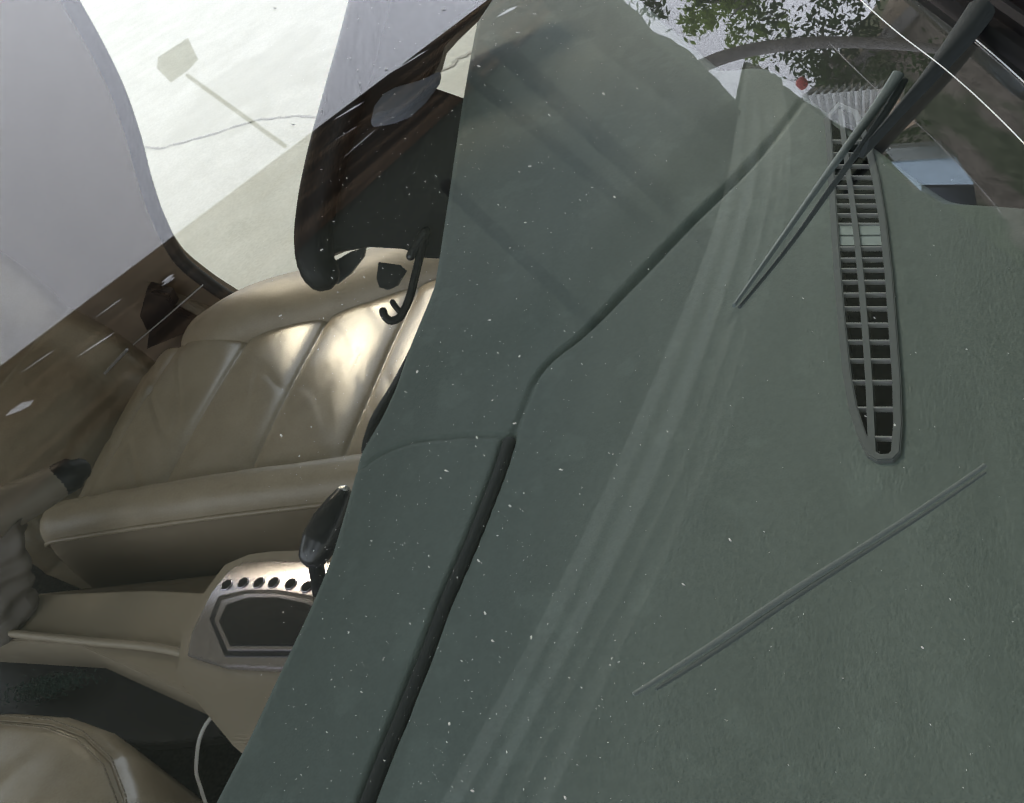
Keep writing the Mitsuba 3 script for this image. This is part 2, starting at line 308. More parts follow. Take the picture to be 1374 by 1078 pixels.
def slat(yl, yr, th=0.0012, dep=0.0042, z=VT - 0.0012):
    a, b = on_z(1090, yl, z), on_z(1235, yr, z)
    for hlf in halves:
        s = LineString([a[:2], b[:2]]).buffer(th / 2, cap_style=2).intersection(hlf.buffer(-0.0004))
        for gpoly in getattr(s, 'geoms', [s]):
            if gpoly.is_empty or gpoly.area < 4e-6: continue
            m = trimesh.creation.extrude_polygon(gpoly, dep, engine='earcut'); m.apply_translation([0, 0, z - dep])
            add('car__defroster_vent__slat', m, 'slat_grey')
for yl, yr in [(188, 189), (205, 206), (221, 222), (236, 237), (249, 250), (261, 262), (274, 274), (287, 287), (300, 300), (332, 331), (347, 346), (361, 360), (377, 376), (394, 393), (412, 412), (434, 434), (457, 457), (482, 482), (511, 511), (547, 547), (585, 587)]:
    slat(yl, yr)
for y0, y1 in ((303, 315), (317.5, 329)):
    q = [on_z(x, y, VT - 0.003)[:2] for x, y in ((1100, y0 + 0.5), (1215, y0), (1215, y1), (1100, y1 + 0.5))]
    for hlf in halves:
        s = Polygon(q).intersection(hlf.buffer(-0.0012))
        m = trimesh.creation.extrude_polygon(s, 0.004, engine='earcut'); m.apply_translation([0, 0, VT - 0.007])
        k_ = add('car__defroster_vent__blank_plate', m, 'plate_grey')
# black trough below the glass in front of the pad
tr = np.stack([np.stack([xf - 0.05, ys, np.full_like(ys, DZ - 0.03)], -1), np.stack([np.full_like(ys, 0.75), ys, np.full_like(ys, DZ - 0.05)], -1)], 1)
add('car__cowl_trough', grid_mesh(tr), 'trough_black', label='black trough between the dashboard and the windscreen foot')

# ------------------------------------------------------------------ car: windscreen, cowl, bonnet, wipers
base_px = [(1180, -58), (1250, 0), (1312, 46), (1374, 92)]
bq = np.array([on_glass(x, y) for x, y in base_px])
base = np.vstack([[bq[0] + (bq[0] - bq[1]) * 3.2], bq[:-1], [bq[-1]], [(0.455, 0.08, 0), (0.485, -0.06, 0), (0.50, -0.25, 0), (0.50, -0.65, 0)]])
base[:, 2] = [gz(x) for x in base[:, 0]]
base = smooth_path(base, 60)
rows = []
for t in np.linspace(0, 1, 12):
    xt = base[:, 0] + (-0.30 - base[:, 0]) * t; rows.append(np.stack([xt, base[:, 1] * (1 - 0.02 * t), 1.048 + (0.321 - xt) * math.tan(math.radians(30))], -1))
add('car__windscreen', grid_mesh(np.stack(rows, 0)), 'glass', label='clear raked windscreen with dust flecks and reflections')
def offset_rows(prof):
    t = np.gradient(base, axis=0)[:, :2]; t /= np.linalg.norm(t, axis=1, keepdims=True); nn = np.stack([-t[:, 1], t[:, 0]], 1)
    nn = np.where((nn[:, :1] < 0), -nn, nn)
    return grid_mesh(np.stack([np.c_[base[:, :2] + nn * o, base[:, 2] + h] for o, h in prof], 0))
add('car__scuttle_panel', offset_rows([(-0.006, -0.004), (-0.006, 0.005), (0.0, 0.007), (0.008, 0.005), (0.010, -0.002), (0.022, -0.003), (0.024, 0.004), (0.03, 0.006), (0.036, 0.003), (0.038, -0.01), (0.06, -0.02)]), 'black_plastic', 35, label='black scuttle panel along the windscreen foot')
add('car__bonnet', offset_rows([(0.05, -0.05), (0.05, 0.002), (0.053, 0.008), (0.06, 0.010), (0.2, 0.02), (0.6, -0.02), (0.9, -0.15)]), 'car_paint', 35, label='glossy black bonnet edge')
def glass_line(px, w, off, n=60):
    q = smooth_path(np.array([on_glass(x, y, off) for x, y in px]), n); return tube(q, w, 8)
add('car__windscreen__edge_line', glass_line([(1140, -14), (1160, 5), (1206, 45), (1262, 88), (1318, 137), (1390, 210)], 0.0004, 0.021), 'white_line', True, 'thin white line running across the glass beside the wiper arm')
add('car__windscreen__edge_line', glass_line([(1236, -8), (1262, 12), (1288, 33)], 0.00055, 0.001), 'white_line', True)
add('car__windscreen__edge_line', glass_line([(1310, 54), (1345, 84), (1390, 126)], 0.00055, 0.001), 'white_line', True)
def ribbon(px, wpx, off, thick, n=40):
    """a bar lying on the glass: centre line and half widths in photograph pixels, turned into metres on the glass"""
    q = np.array([on_glass(x, y, off) for x, y in px]); d = np.linalg.norm(q - CAM, axis=1)
    w = np.asarray(wpx) * d / F
    c = smooth_path(np.c_[q, w], n); p, w = c[:, :3], c[:, 3]
    t = np.gradient(p, axis=0); t /= np.linalg.norm(t, axis=1, keepdims=True); s = np.cross(t, GN)
    prof = [(-1, -thick), (-1, 0), (-0.7, thick * 0.6), (-0.25, thick), (0.25, thick), (0.7, thick * 0.6), (1, 0), (1, -thick)]
    V = np.stack([p + s * (w * a)[:, None] + GN * b for a, b in prof], 1)
    m = grid_mesh(np.concatenate([V, V[:, :1]], 1)); caps = [trimesh.Trimesh(V[e], [(0, k, k + 1) if e else (0, k + 1, k) for k in range(1, 7)], process=False) for e in (0, -1)]
    return trimesh.util.concatenate([m] + caps)
tag('car__wiper', 'dark tapering wiper arm with its blade lying on the glass')
add('car__wiper__arm', ribbon([(1318, 10), (1290, 48), (1250, 97), (1210, 143), (1180, 178), (1160, 200)], [15, 13, 8.5, 5.5, 4, 3], 0.014, 0.006), 'dusty_arm', 30)
add('car__wiper__blade', ribbon([(1206, 98), (1180, 137), (1140, 192), (1100, 247), (1050, 318), (985, 410)], [7, 6, 5, 4, 3.2, 2.2], 0.006, 0.0012), 'dusty_blade', 30)
add('car__wiper__blade_rubber', ribbon([(1214, 106), (1192, 143), (1154, 199), (1114, 254), (1062, 326), (992, 412)], [4.5, 4.5, 4, 3.5, 2.5, 1.8], 0.003, 0.001), 'blade_rubber', 30)
tag('car__wiper_001', 'second wiper blade, faint and slim, low on the glass')
add('car__wiper_001__blade', ribbon([(1322, 624), (1240, 680), (1150, 738), (1060, 795), (960, 862), (850, 932)], [2.6, 3, 3.4, 4, 4, 3.0], 0.0012, 0.0003), 'dusty_blade_pale', 30)
add('car__wiper_001__blade_rubber', ribbon([(1322, 634), (1240, 690), (1150, 748), (1060, 806), (960, 874), (880, 925)], [1.8, 2.2, 2.8, 3.4, 3.4, 2.4], 0.0008, 0.0003), 'faint_rubber', 30)

# ------------------------------------------------------------------ car: seats
def wrinkle(x, y, seed=0):
    a = meshkit.fbm(np.stack([x * 9 + 4 * y, y * 5, np.zeros_like(x)], -1), 4, 20 + seed); return np.abs(a - 0.5)
def seat(pre, ylo, yhi, x0, x1, near_low, seed, pleats):
    """cushion from x0 (rear) to x1 (front) between y=ylo and yhi. near_low: the bolster at ylo is the low one"""
    xs = np.linspace(x0 + 0.01, x1, 260); yy = np.linspace(ylo + 0.05, yhi - 0.09, 170)
    Xc, Yc = np.meshgrid(xs, yy, indexing='ij'); v = (Yc - yy[0]) / (yy[-1] - yy[0])
    z = 0.524 + 0.006 * np.sin(np.pi * v) + 0.032 * v
    xl = Xc - 0.14 * (v - 0.5) * 0.35
    d = np.min([np.abs(xl - p) for p in pleats], 0); pp = np.array(sorted(pleats)); pp = np.r_[pp[0] - 0.18, pp, pp[-1] + 0.18]; ii = np.clip(np.searchsorted(pp, xl.ravel()) - 1, 0, len(pp) - 2).reshape(xl.shape)
    uu = np.clip((xl - pp[ii]) / (pp[ii + 1] - pp[ii]), 0, 1)
    z += 0.0085 * (1 - (2 * uu - 1)**2) * sstep(0, 0.12, v) * sstep(0, 0.14, 1 - v)
    z -= 0.009 * np.exp(-(d / 0.009)) * sstep(0, 0.08, v) * sstep(0, 0.10, 1 - v)
    wr = meshkit.fbm(np.stack([Xc * 9 + 5 * Yc, Yc * 3 - 1 * Xc, np.full_like(Xc, seed)], -1), 2, seed)
    z -= 0.0035 * np.exp(-((wr - 0.5) / 0.05)**2) * (0.25 + 0.75 * sstep(-0.70, -1.0, Xc))
    z += 0.011 * (meshkit.fbm(np.stack([Xc * 7, Yc * 4, np.full_like(Xc, 2.0)], -1), 2, seed + 3) - 0.5)
    z -= 0.045 * sstep(0.10, 0.0, Xc - x0) + 0.03 * sstep(0.05, 0, v)**2 + 0.05 * sstep(0.07, 0, 1 - v)**2
    z += 0.01 * sstep(-0.8, -0.5, Xc)
    add(pre + '__cushion', grid_mesh(np.stack([Xc, Yc, z], -1)), 'leather', True)
    n = 120; tx = np.linspace(0, 1, n); px = x0 + (x1 - x0) * tx
    rnd = lambda r, k: r * np.sqrt(np.clip(1 - (1 - np.clip(tx / k, 0, 1))**2, 0.02, 1))
    # far bolster
    pxb = px + 0.09 * (1 - tx); pth = np.stack([pxb, yhi - 0.062 + 0.03 * sstep(0.5, 1, tx), 0.545 - 0.055 * (1 - sstep(-0.1, 0.40, tx)) + 0.012 * np.sin(np.pi * tx) + 0.004 * np.sin(tx * 9)], 1)
    m = tube(pth, rnd(0.068, 0.10), 40, True, ell=(1.12, 0.86)); vv = m.vertices
    m.vertices = vv + m.vertex_normals * (0.006 * (meshkit.fbm(vv * [9, 14, 14], 3, seed + 1) - 0.5))[:, None]
    add(pre + '__side_bolster', m, 'leather_soft', True)
    # near bolster with skirt
    prof = [(0.080, -0.045), (0.074, -0.020), (0.062, -0.006), (0.045, 0.001), (0.027, -0.001), (0.012, -0.009), (0.004, -0.021), (0.0, -0.036)]
    pz = 0.549 + 0.006 * np.sin(np.pi * tx * 1.2)
    endd = 0.05 * (1 - np.sqrt(np.clip(1 - (1 - np.clip(tx / 0.07, 0, 1))**2, 0, 1)))
    V = np.stack([np.stack([px, ylo + a + (0.3 * endd if a < 0.04 else 0 * px), pz + b - endd * 0.6], -1) for a, b in smooth_path(np.array(prof), 24)], 1)
    m = grid_mesh(V); m.vertices += m.vertex_normals * (0.005 * (meshkit.fbm(m.vertices * [12, 12, 12], 3, seed + 2) - 0.5))[:, None]
    add(pre + '__side_bolster', m, 'leather_soft', True)
    pip = np.stack([px, np.full(n, ylo - 0.002) + 0.3 * endd, pz - 0.038 - endd * 0.6], 1)
    add(pre + '__piping', tube(pip, 0.0042, 8), 'leather_soft', True)
    V = np.stack([np.stack([px, ylo + a + 0.3 * endd, pz - 0.040 - endd * 0.6 - b], -1) for a, b in ((0.002, 0.0), (-0.002, 0.02), (-0.006, 0.07), (-0.004, 0.13), (0.01, 0.19), (0.02, 0.24))], 1)
    add(pre + '__skirt', grid_mesh(V), 'leather_dull', True)
tag('car__seat', 'brown leather seat beyond the centre console, glossy and creased')
seat('car__seat', 0.302, 0.860, -1.17, -0.40, True, 3, (-1.075, -0.89, -0.70, -0.51))
# backrest: two long rolls and the panel between them
def roll(px, zz, r, key, n=60, ell=(1, 1)):
    q = smooth_path(np.array([on_y(x, y, yy) for (x, y), yy in zip(px, zz)]), n); m = tube(q, r, 30, True, ell=ell)
    m.vertices += m.vertex_normals * (0.008 * (meshkit.fbm(m.vertices * 10, 3, 4) - 0.5))[:, None]
    add(key, m, 'leather', True)
br = []
for s in np.linspace(0, 1, 140):                     # s: up the backrest
    row = []
    for v in np.linspace(0, 1, 50):                 # v: from the console to the door
        bul = 0.075 * (np.exp(-((v - 0.07) / 0.10)**2) + np.exp(-((v - 0.93) / 0.10)**2))
        plt_ = 0.05 * abs(math.sin((s - 0.10) * 10.0))**0.7 * (0.5 + 0.5 * math.sin(v * 3.14)); row.append((-1.24 - 0.32 * s + 0.6 * bul + plt_ + 0.02 * math.sin(v * 3.14), 0.31 + 0.54 * v, 0.34 + 0.76 * s))
    br.append(row)
br = np.array(br); br[..., 0] += 0.012 * (meshkit.fbm(br * 6, 2, 8) - 0.5)
add('car__seat__backrest', grid_mesh(br), 'leather', True)
def ypl(px, yy, th, key, bs, bev=0.006, label=None):
    f_ = frame((0, yy, 0), (0, -1, 0), (1, 0, 0)); add(key, pillow(px_poly(px, f_), th, bev, f_), bs, 35, label)
ypl([(196, 388), (226, 397), (234, 412), (222, 430), (196, 446), (186, 425)], 0.855, 0.03, 'car__seat__side_cover', 'black_plastic', 0.008, 'black rounded cover at the side of the backrest')
ypl([(232, 416), (280, 441), (240, 452), (196, 470), (200, 440)], 0.885, 0.02, 'car__seat__side_cover', 'black_matt')
def streak(px, yy, r): return tube(np.array([on_y(x, y, yy) for x, y in px]), r, 8)
add('car__seat__trim_wire', streak([(134, 509), (152, 489), (171, 469)], 0.74, 0.0032), 'silver', True, 'thin silver trim strip between cushion and backrest')
add('car__seat__trim_wire', streak([(179, 463), (225, 424), (272, 383)], 0.80, 0.0014), 'silver', True)
# passenger seat (front corner only in view)
def corner_seat(pre):
    out = Polygon([(-1.3, -0.02), (-0.98, -0.022), (-0.86, -0.032), (-0.78, -0.052), (-0.70, -0.092), (-0.64, -0.145), (-0.60, -0.20), (-0.575, -0.30), (-0.575, -0.50), (-1.3, -0.50)])
    rows = []
    for off, z in [(0.0, 0.30), (0.0, 0.45), (0.001, 0.485), (0.005, 0.503), (0.014, 0.517), (0.026, 0.525), (0.0275, 0.5225), (0.029, 0.525), (0.05, 0.533), (0.09, 0.540), (0.14, 0.543), (0.20, 0.543)]:
        o = out.buffer(-off, join_style=1); L = o.exterior; rows.append([(*L.interpolate(t, normalized=True).coords[0], z) for t in np.linspace(0, 1, 500, endpoint=True)])
    V = np.array(rows)
    # same start on each ring
    for k in range(len(V)):
        q = V[k][:-1]; i = np.argmin(np.linalg.norm(q[:, :2] - [-1.3, -0.02], axis=1)); q = np.roll(q, -i, 0); V[k] = np.vstack([q, q[:1]])
    V[..., 2] += 0.010 * (meshkit.fbm(V * [9, 9, 0] + [0, 0, 3], 3, 11) - 0.5) * (V[..., 2] > 0.5)
    m = grid_mesh(V); c = V[-1, :, :2].mean(0)
    cap = trimesh.Trimesh(np.vstack([V[-1], [*c, 0.545]]), [(k, k + 1, len(V[-1])) for k in range(len(V[-1]) - 1)], process=False)
    add(pre + '__cushion', trimesh.util.concatenate([m, cap]), 'leather', 50)
    o = out.buffer(-0.0275).exterior; st = []
    for k, t in enumerate(np.arange(0, o.length, 0.009)):
        a = np.array(o.interpolate(t).coords[0]); b = np.array(o.interpolate(t + 0.005).coords[0])
        if a[0] < -1.1 or a[0] > -0.58: continue
        for s in (-0.006, 0.006):
            t_ = (b - a) / np.linalg.norm(b - a); nn = np.array([-t_[1], t_[0]]) * s
            st.append(tube([[*(a + nn), 0.5285 + (0.0015 if s else 0)], [*(b + nn), 0.5285 + 0.0015]], 0.0011, 5))
    add(pre + '__stitching', trimesh.util.concatenate(st), 'stitching', True, kind='stuff')
tag('car__seat_001', 'near brown leather seat with a stitched rounded front corner')
corner_seat('car__seat_001')

# ------------------------------------------------------------------ car: door pillar and body shell
PY = 0.93
edge_px = [(60, -90), (110, 0), (138, 50), (165, 105), (188, 170), (205, 235), (222, 285), (250, 340), (290, 375), (332, 403), (400, 455)]
edge = smooth_path(np.array([on_y(x, y, PY) for x, y in edge_px]), 60)[:, [0, 2]]
poly = Polygon(np.vstack([edge, [(-0.7, 0.30), (-2.6, 0.30), (-2.6, 1.38), (-0.95, 1.38)]])).buffer(0)
def xz_plate(poly, y0, th):
    m = trimesh.creation.extrude_polygon(poly, th, engine='earcut'); v = m.vertices.copy(); m.vertices = np.stack([v[:, 0], y0 + v[:, 2], v[:, 1]], 1); m.invert(); return m
pk = 'car__door_pillar'
tag(pk, 'brown door pillar with a black weatherstrip, behind the far seat')
inner = Polygon(np.vstack([edge + [-0.035, 0.0], [(-0.8, 0.30), (-2.6, 0.30), (-2.6, 1.38), (-0.99, 1.38)]])).buffer(0)
add(pk + '__trim', xz_plate(inner, PY - 0.012, 0.05), 'brown_trim', 30)
e3 = np.stack([edge[:, 0] - 0.013, np.full(len(edge), PY - 0.012), edge[:, 1]], 1)
add(pk + '__weatherstrip', tube(e3, 0.014, 14), 'rubber', True)
ypl([(196, 383), (262, 410), (318, 434), (268, 452), (232, 428), (226, 402)], 0.905, 0.02, pk + '__lower_cover', 'tan_plastic', 0.006, 'tan cover at the foot of the door pillar')
roof = np.array([[(-0.30 - 0.25 * i, -0.62 + 1.56 * j / 8, 1.41 + 0.02 * math.sin(math.pi * j / 8) + 0.012 * min(i, 3)) for j in range(9)] for i in range(12)])
r2 = roof.copy(); r2[..., 2] += 0.03
add('car__roof', trimesh.util.concatenate([grid_mesh(roof), grid_mesh(r2)]), 'headliner')
add('car__floor', box((-1.2, 0.16, 0.24), (2.8, 1.5, 0.06)), 'carpet', label='dark carpeted floor of the car')
add('car__side_panel', box((-1.3, -0.66, 0.42), (2.4, 0.05, 0.40)), 'brown_trim')
add('car__rear_bulkhead', box((-2.55, 0.16, 0.55), (0.06, 1.5, 0.55)), 'leather_dull')
add('car__side_sill', box((-0.55, 0.95, 0.30), (1.2, 0.09, 0.14)), 'brown_trim')

# ------------------------------------------------------------------ car: steering wheel and column
sp = CAM + ray(500, 250) * 1.40
FR = frame(sp, (0.38, -0.78, 0.50), (1, 0, 0))
tag('car__steering_column', 'black steering column shroud with levers between the far seat and the dashboard')
rim_px = [(530, -120), (502, -20), (481, 60), (456, 150), (437, 220), (425, 280), (421, 325), (424, 352), (431, 366)]
fr_r = frame(sp + FR[3] * 0.02, FR[3], FR[1])
rq = smooth_path(np.array([on_plane(x, y, fr_r[0], fr_r[3]) for x, y in rim_px]), 60)
add('car__steering_column__rim', tube(rq, np.interp(np.linspace(0, 1, 60), [0, .6, 1], [.026, .028, .0265]), 24), 'black_plastic', True, 'thick black rim of the steering wheel')
sh_px = [(540, -120), (500, -20), (470, 80), (445, 180), (428, 270), (424, 318), (436, 345), (455, 337), (490, 331), (540, 334), (566, 346), (600, 348), (640, 330), (660, 145), (615, 128), (572, 113), (590, 82), (596, 60), (612, 42), (640, 15), (690, -60)]
add('car__steering_column__shroud', pillow(px_poly(sh_px, FR), 0.07, 0.012, FR), 'black_plastic', 35)
hol_px = [(436, 372), (446, 352), (470, 338), (490, 332), (488, 344), (470, 368), (452, 382)]
fr_h = frame(sp - FR[3] * 0.03, FR[3], FR[1])
add('car__steering_column__spoke', pillow(px_poly(hol_px, fr_h), 0.02, 0.005, fr_h), 'black_gloss', 35)
kn_px = [(507, 352), (536, 356), (545, 364), (533, 384), (520, 390), (508, 386), (504, 374)]
fr_k = frame(sp + FR[3] * 0.015, FR[3], FR[1])
add('car__steering_column__knob', pillow(px_poly(kn_px, fr_k), 0.022, 0.008, fr_k), 'black_plastic', 35)
def stalk(px, w, off, key, bs='black_plastic', label=None):
    f2 = frame(sp + FR[3] * off, FR[3], FR[1]); q = smooth_path(np.array([on_plane(x, y, f2[0], f2[3]) for x, y in px]), 50); add(key, tube(q, w, 12), bs, True, label)
stalk([(572, 310), (562, 350), (556, 375), (551, 395), (543, 415), (534, 428), (524, 431), (516, 424), (514, 418)], 0.0058, 0.03, 'car__steering_column__lever', label='black hooked lever below the steering column')
stalk([(536, 418), (530, 411), (527, 406)], 0.0042, 0.03, 'car__steering_column__lever')
stalk([(570, 312), (563, 322), (556, 334), (551, 344)], 0.0065, 0.03, 'car__steering_column__lever', 'black_gloss')
cap_px = [(496, 158), (500, 140), (512, 124), (528, 115), (545, 110), (566, 104), (590, 92), (588, 100), (570, 124), (548, 144), (525, 153)]
fr_c = frame(CAM + ray(540, 130) * 1.36, np.array([0.30, -0.16, 0.95]), FR[1])
add('car__steering_column__cap', pillow(px_poly(cap_px, fr_c), 0.02, 0.008, fr_c, 6), 'grey_gloss', 50, 'glossy dark cap on the steering column')

# ------------------------------------------------------------------ car: centre console, gear lever, handbrake
ck = 'car__centre_console'
tag(ck, 'centre console with a chrome gear plate between the seats')
CZ = 0.50
add(ck + '__tunnel', rbox((-0.95, 0.165, 0.33), (1.25, 0.235, 0.17), 0.03), 'leather_dull', 30)
# gear plate
def zq(pts, z): return [on_z(x, y, z)[:2] for x, y in pts]
YC = on_z(365, 830, 0.575)[1]
def bend(v): v = np.array(v, float); v[..., 2] -= 0.45 * (v[..., 1] - YC)**2; return v
def plate(px, z, th, bev, key, bs, label=None, holes=(), bent=False):
    pl = Polygon(zq(px, z)).buffer(0)
    for h_ in holes: pl = pl.difference(h_)
    m = pillow(pl, th, bev, frame((0, 0, z), (0, 0, 1), (1, 0, 0)))
    if bent: v_, f_ = trimesh.remesh.subdivide_to_size(m.vertices, m.faces, 0.008, max_iter=14); m = trimesh.Trimesh(bend(v_), f_); m.merge_vertices()
    add(key, m, bs, 35, label)
GZ = 0.575
plate([(330, 736), (360, 732), (430, 730), (475, 735), (470, 1000), (300, 990), (232, 905), (240, 850), (268, 795), (296, 752)], GZ - 0.010, 0.10, 0.01, ck + '__surround', 'tan_plastic', 'dull brown rim around the gear plate', bent=True)
plate([(322, 752), (345, 749), (440, 752), (470, 770), (458, 900), (300, 893), (250, 878), (256, 850), (282, 795), (305, 763)], GZ, 0.01, 0.003, ck + '__gear_plate', 'chrome', 'mirror chrome gear plate', bent=True)
dots = [(303, 784), (325, 781), (346, 781), (366, 781), (389, 783), (411, 787)]
for x, y in dots:
    c = on_z(x, y, GZ + 0.0012); rg = np.linspace(0, 2 * np.pi, 33); add(ck + '__marker_ring', tube(bend(np.c_[c[0] + 0.0082 * np.cos(rg), c[1] + 0.0082 * np.sin(rg), np.full(33, c[2])]), 0.0009, 6, False), 'chrome', True)
    c = on_z(x, y, GZ + 0.001); add(ck + '__position_marker', trimesh.creation.cylinder(0.0072, 0.003, 24, transform=trimesh.transformations.translation_matrix(bend(c))), 'duct_black', 30)
plate([(292, 799), (330, 790), (370, 790), (416, 798), (440, 810), (430, 880), (300, 880), (280, 830)], GZ + 0.0022, 0.008, 0.002, ck + '__gear_gate', 'black_gloss', bent=True)
plate([(297, 805), (330, 796), (370, 796), (414, 804), (434, 814), (424, 872), (304, 872), (287, 832)], GZ + 0.0045, 0.004, 0.0015, ck + '__gear_gate_rim', 'chrome', bent=True)
plate([(303, 811), (332, 801), (370, 801), (410, 809), (428, 818), (418, 866), (308, 866), (293, 834)], GZ + 0.0062, 0.004, 0.0015, ck + '__gear_gate_slot', 'black_plastic', bent=True)
# lever
gt = CAM + ray(463, 662) * 1.22; gb = CAM + ray(422, 742) * 1.22
gm = smooth_path(np.array([gb, gb + (gt - gb) * 0.25, gb + (gt - gb) * 0.6, gb + (gt - gb) * 0.92]), 30)
tag('car__gear_lever', 'black gear lever with a silver button')
add('car__gear_lever__knob', tube(gm, np.interp(np.linspace(0, 1, 30), [0, .2, .55, .9, 1], [.0195, .0235, .0225, .0165, .0135]), 28), 'black_gloss', True)
add('car__gear_lever__button', rbox(gt + (gt - gb) * 0.01 + np.array([0.0, 0, 0.004]), (0.014, 0.01, 0.012), 0.003), 'silver', 30)
add('car__gear_lever__shaft', tube([gb, on_z(430, 800, GZ - 0.01)], 0.010, 14), 'black_plastic', True)
# console top, storage bin
plate([(-60, 795), (60, 796), (200, 790), (300, 795), (330, 880), (320, 960), (100, 862), (-60, 855)], 0.515, 0.16, 0.008, ck + '__top', 'tan_plastic', 'tan console top')
rim3 = smooth_path(np.array([on_z(x, y, 0.522) for x, y in [(-80, 846), (0, 849), (60, 855), (130, 862), (200, 868), (260, 880)]]), 40)
add(ck + '__bin_rim', tube(rim3, 0.0065, 12), 'tan_plastic', True)
plate([(-80, 855), (0, 858), (100, 865), (260, 890), (300, 990), (200, 1000), (-80, 960)], 0.44, 0.02, 0.004, ck + '__bin_floor', 'black_plastic')
cl = []
for k in range(900):
    x, y = rng.normal(62, 26), rng.normal(922, 7); y -= (x - 62) * 0.22
    c = on_z(x, y, 0.452 + rng.random() * 0.012); a = rng.normal(0, 1, 3); a /= np.linalg.norm(a)
    cl.append(tube([c, c + a * 0.006], 0.0006, 4, False))
add('green_fluff', trimesh.util.concatenate(cl), 'cloth_green', True, label='tuft of dark green fibres in the console bin', cat='fluff', kind='stuff')
# handbrake
hk = 'car__handbrake'
tag(hk, 'brown leather handbrake lever with a black end button and gaiter')
ha, hb = CAM + ray(108, 630) * 1.70, CAM + ray(-60, 720) * 1.72
hd = (hb - ha) / np.linalg.norm(hb - ha)
hp = smooth_path(np.array([ha + hd * 0.030, ha + hd * 0.06, ha + (hb - ha) * 0.6, hb]), 40)
add(hk + '__grip', tube(hp, np.interp(np.linspace(0, 1, 40), [0, .15, 1], [.027, .031, .044]), 30, False, ell=(1.0, 0.95)), 'grip_leather', True)
add(hk + '__button', tube([ha + hd * 0.045, ha + hd * 0.028, ha + hd * 0.010, ha + hd * 0.004], [.0262, .0275, .0262, .020], 20), 'black_plastic', True)
gq = []
axis0, axis1 = on_z(-10, 830, 0.52), CAM + ray(5, 700) * 1.72
for k, s in enumerate(np.linspace(0, 1, 40)):
    c = axis0 + (axis1 - axis0) * s; a = np.linspace(0, 2 * np.pi, 49)
    r = (0.085 - 0.045 * s**0.7) * (1 + 0.10 * np.sin(a * 5 + 3 * s) * (1 - 0.5 * s) + 0.06 * np.sin(s * 26))
    gq.append(np.stack([c[0] + r * 1.1 * np.cos(a), c[1] + r * 0.75 * np.sin(a), c[2] + 0.006 * np.sin(a * 3 + s * 9)], -1))
gq = np.array(gq); gm_ = grid_mesh(gq); gm_.invert()
add(hk + '__gaiter', gm_, 'gaiter_leather', True, 'creased leather gaiter')
# cable in the footwell
cq = smooth_path(np.array([on_z(x, y, z) for x, y, z in [(306, 930, 0.46), (292, 950, 0.47), (278, 970, 0.47), (266, 1000, 0.46), (263, 1030, 0.45), (270, 1060, 0.44), (283, 1095, 0.43)]]), 60)
add('charging_cable', tube(cq, 0.0026, 8), 'cable_white', True, 'thin white cable hanging from the centre console', 'cable')

# ------------------------------------------------------------------ dust flecks on the glass
fl = []
for k in range(1400):
    while True:
        x, y = rng.uniform(350, 1374), rng.uniform(0, 1078)
        w = 1.0 if x < 900 else 0.35
        if rng.random() < w * (0.25 + 0.75 * math.exp(-((x - 590) / 230)**2)): break
    c = on_glass(x, y, 0.0008); s = rng.choice([0.35, 0.55, 0.8, 1.2, 2.0], p=[.42, .32, .17, .07, .02]) * np.linalg.norm(c - CAM) / F
    a = rng.normal(2.2, 0.9); u = np.array([math.cos(math.radians(30)), 0, -math.sin(math.radians(30))]); v = np.array([0, 1.0, 0])
    e1 = (u * math.cos(a) + v * math.sin(a)); e2 = np.cross(GN, e1)
    n_ = 6; pts = [c + e1 * s * (1.5 * math.cos(t) * rng.uniform(.7, 1.2)) + e2 * s * 0.75 * math.sin(t) * rng.uniform(.7, 1.2) for t in np.linspace(0, 2 * np.pi, n_, endpoint=False)]
    fl.append(trimesh.Trimesh(np.vstack([pts, c + GN * s * 0.5]), [(i, (i + 1) % n_, n_) for i in range(n_)], process=False))
add('dust_flecks', trimesh.util.concatenate(fl), 'white_fleck', False, 'pale dust flecks scattered over the windscreen', 'dust', kind='stuff')

# ------------------------------------------------------------------ what the windscreen mirrors: canopy, lamp, bank, trees
TZ = 3.4
rear_e = [mir_z(*p, TZ) for p in ((0, 490), (160, 385), (250, 325), (410, 192), (520, 104), (640, 10))]
left_e = [mir_z(*p, TZ) for p in ((862, 18), (925, 76), (990, 131))]
left_f = [mir_z(*p, TZ) for p in ((999, 82), (1040, 104), (1080, 135), (1110, 162), (1160, 196), (1200, 230), (1232, 252), (1262, 272))]
r0, r1 = np.array(rear_e[0])[:2], np.array(rear_e[-1])[:2]
d = (r1 - r0) / np.linalg.norm(r1 - r0)
rl = r0 - d * 6; rt = r1 + d * ((left_e[0][1] - r1[1]) / d[1])

nrm = np.array([d[1], -d[0]])                        # towards the front
outl = [rl + nrm * 0.29, rt + nrm * 0.29] + [p[:2] for p in left_e] + [p[:2] for p in left_f] + [left_f[-1][:2] + np.array([6.0, 0.9]), np.array([9.0, -5.0])]
can = Polygon(outl).buffer(0)
print('canopy', np.round(np.array(outl), 2).tolist())
# tarp as a fine sheet with folds that run across
bx0, by0, bx1, by1 = can.bounds
V2, F2 = trimesh.creation.triangulate_polygon(can, engine='earcut')
tv, tf = trimesh.remesh.subdivide_to_size(np.c_[V2, np.zeros(len(V2))], F2, 0.16, max_iter=14)
s_ = tv[:, 0] - 0.18 * tv[:, 1]
tv[:, 2] = TZ + 0.10 * (meshkit.fbm(np.stack([s_ * 1.9, tv[:, 1] * 0.16, 0 * s_], -1), 4, 31) - 0.5) * 2
tag('canopy', 'grey green canopy over the front of the car, mirrored in its windscreen', 'canopy')
add('canopy__sheet', trimesh.Trimesh(tv, tf, process=False), 'tarp', True)
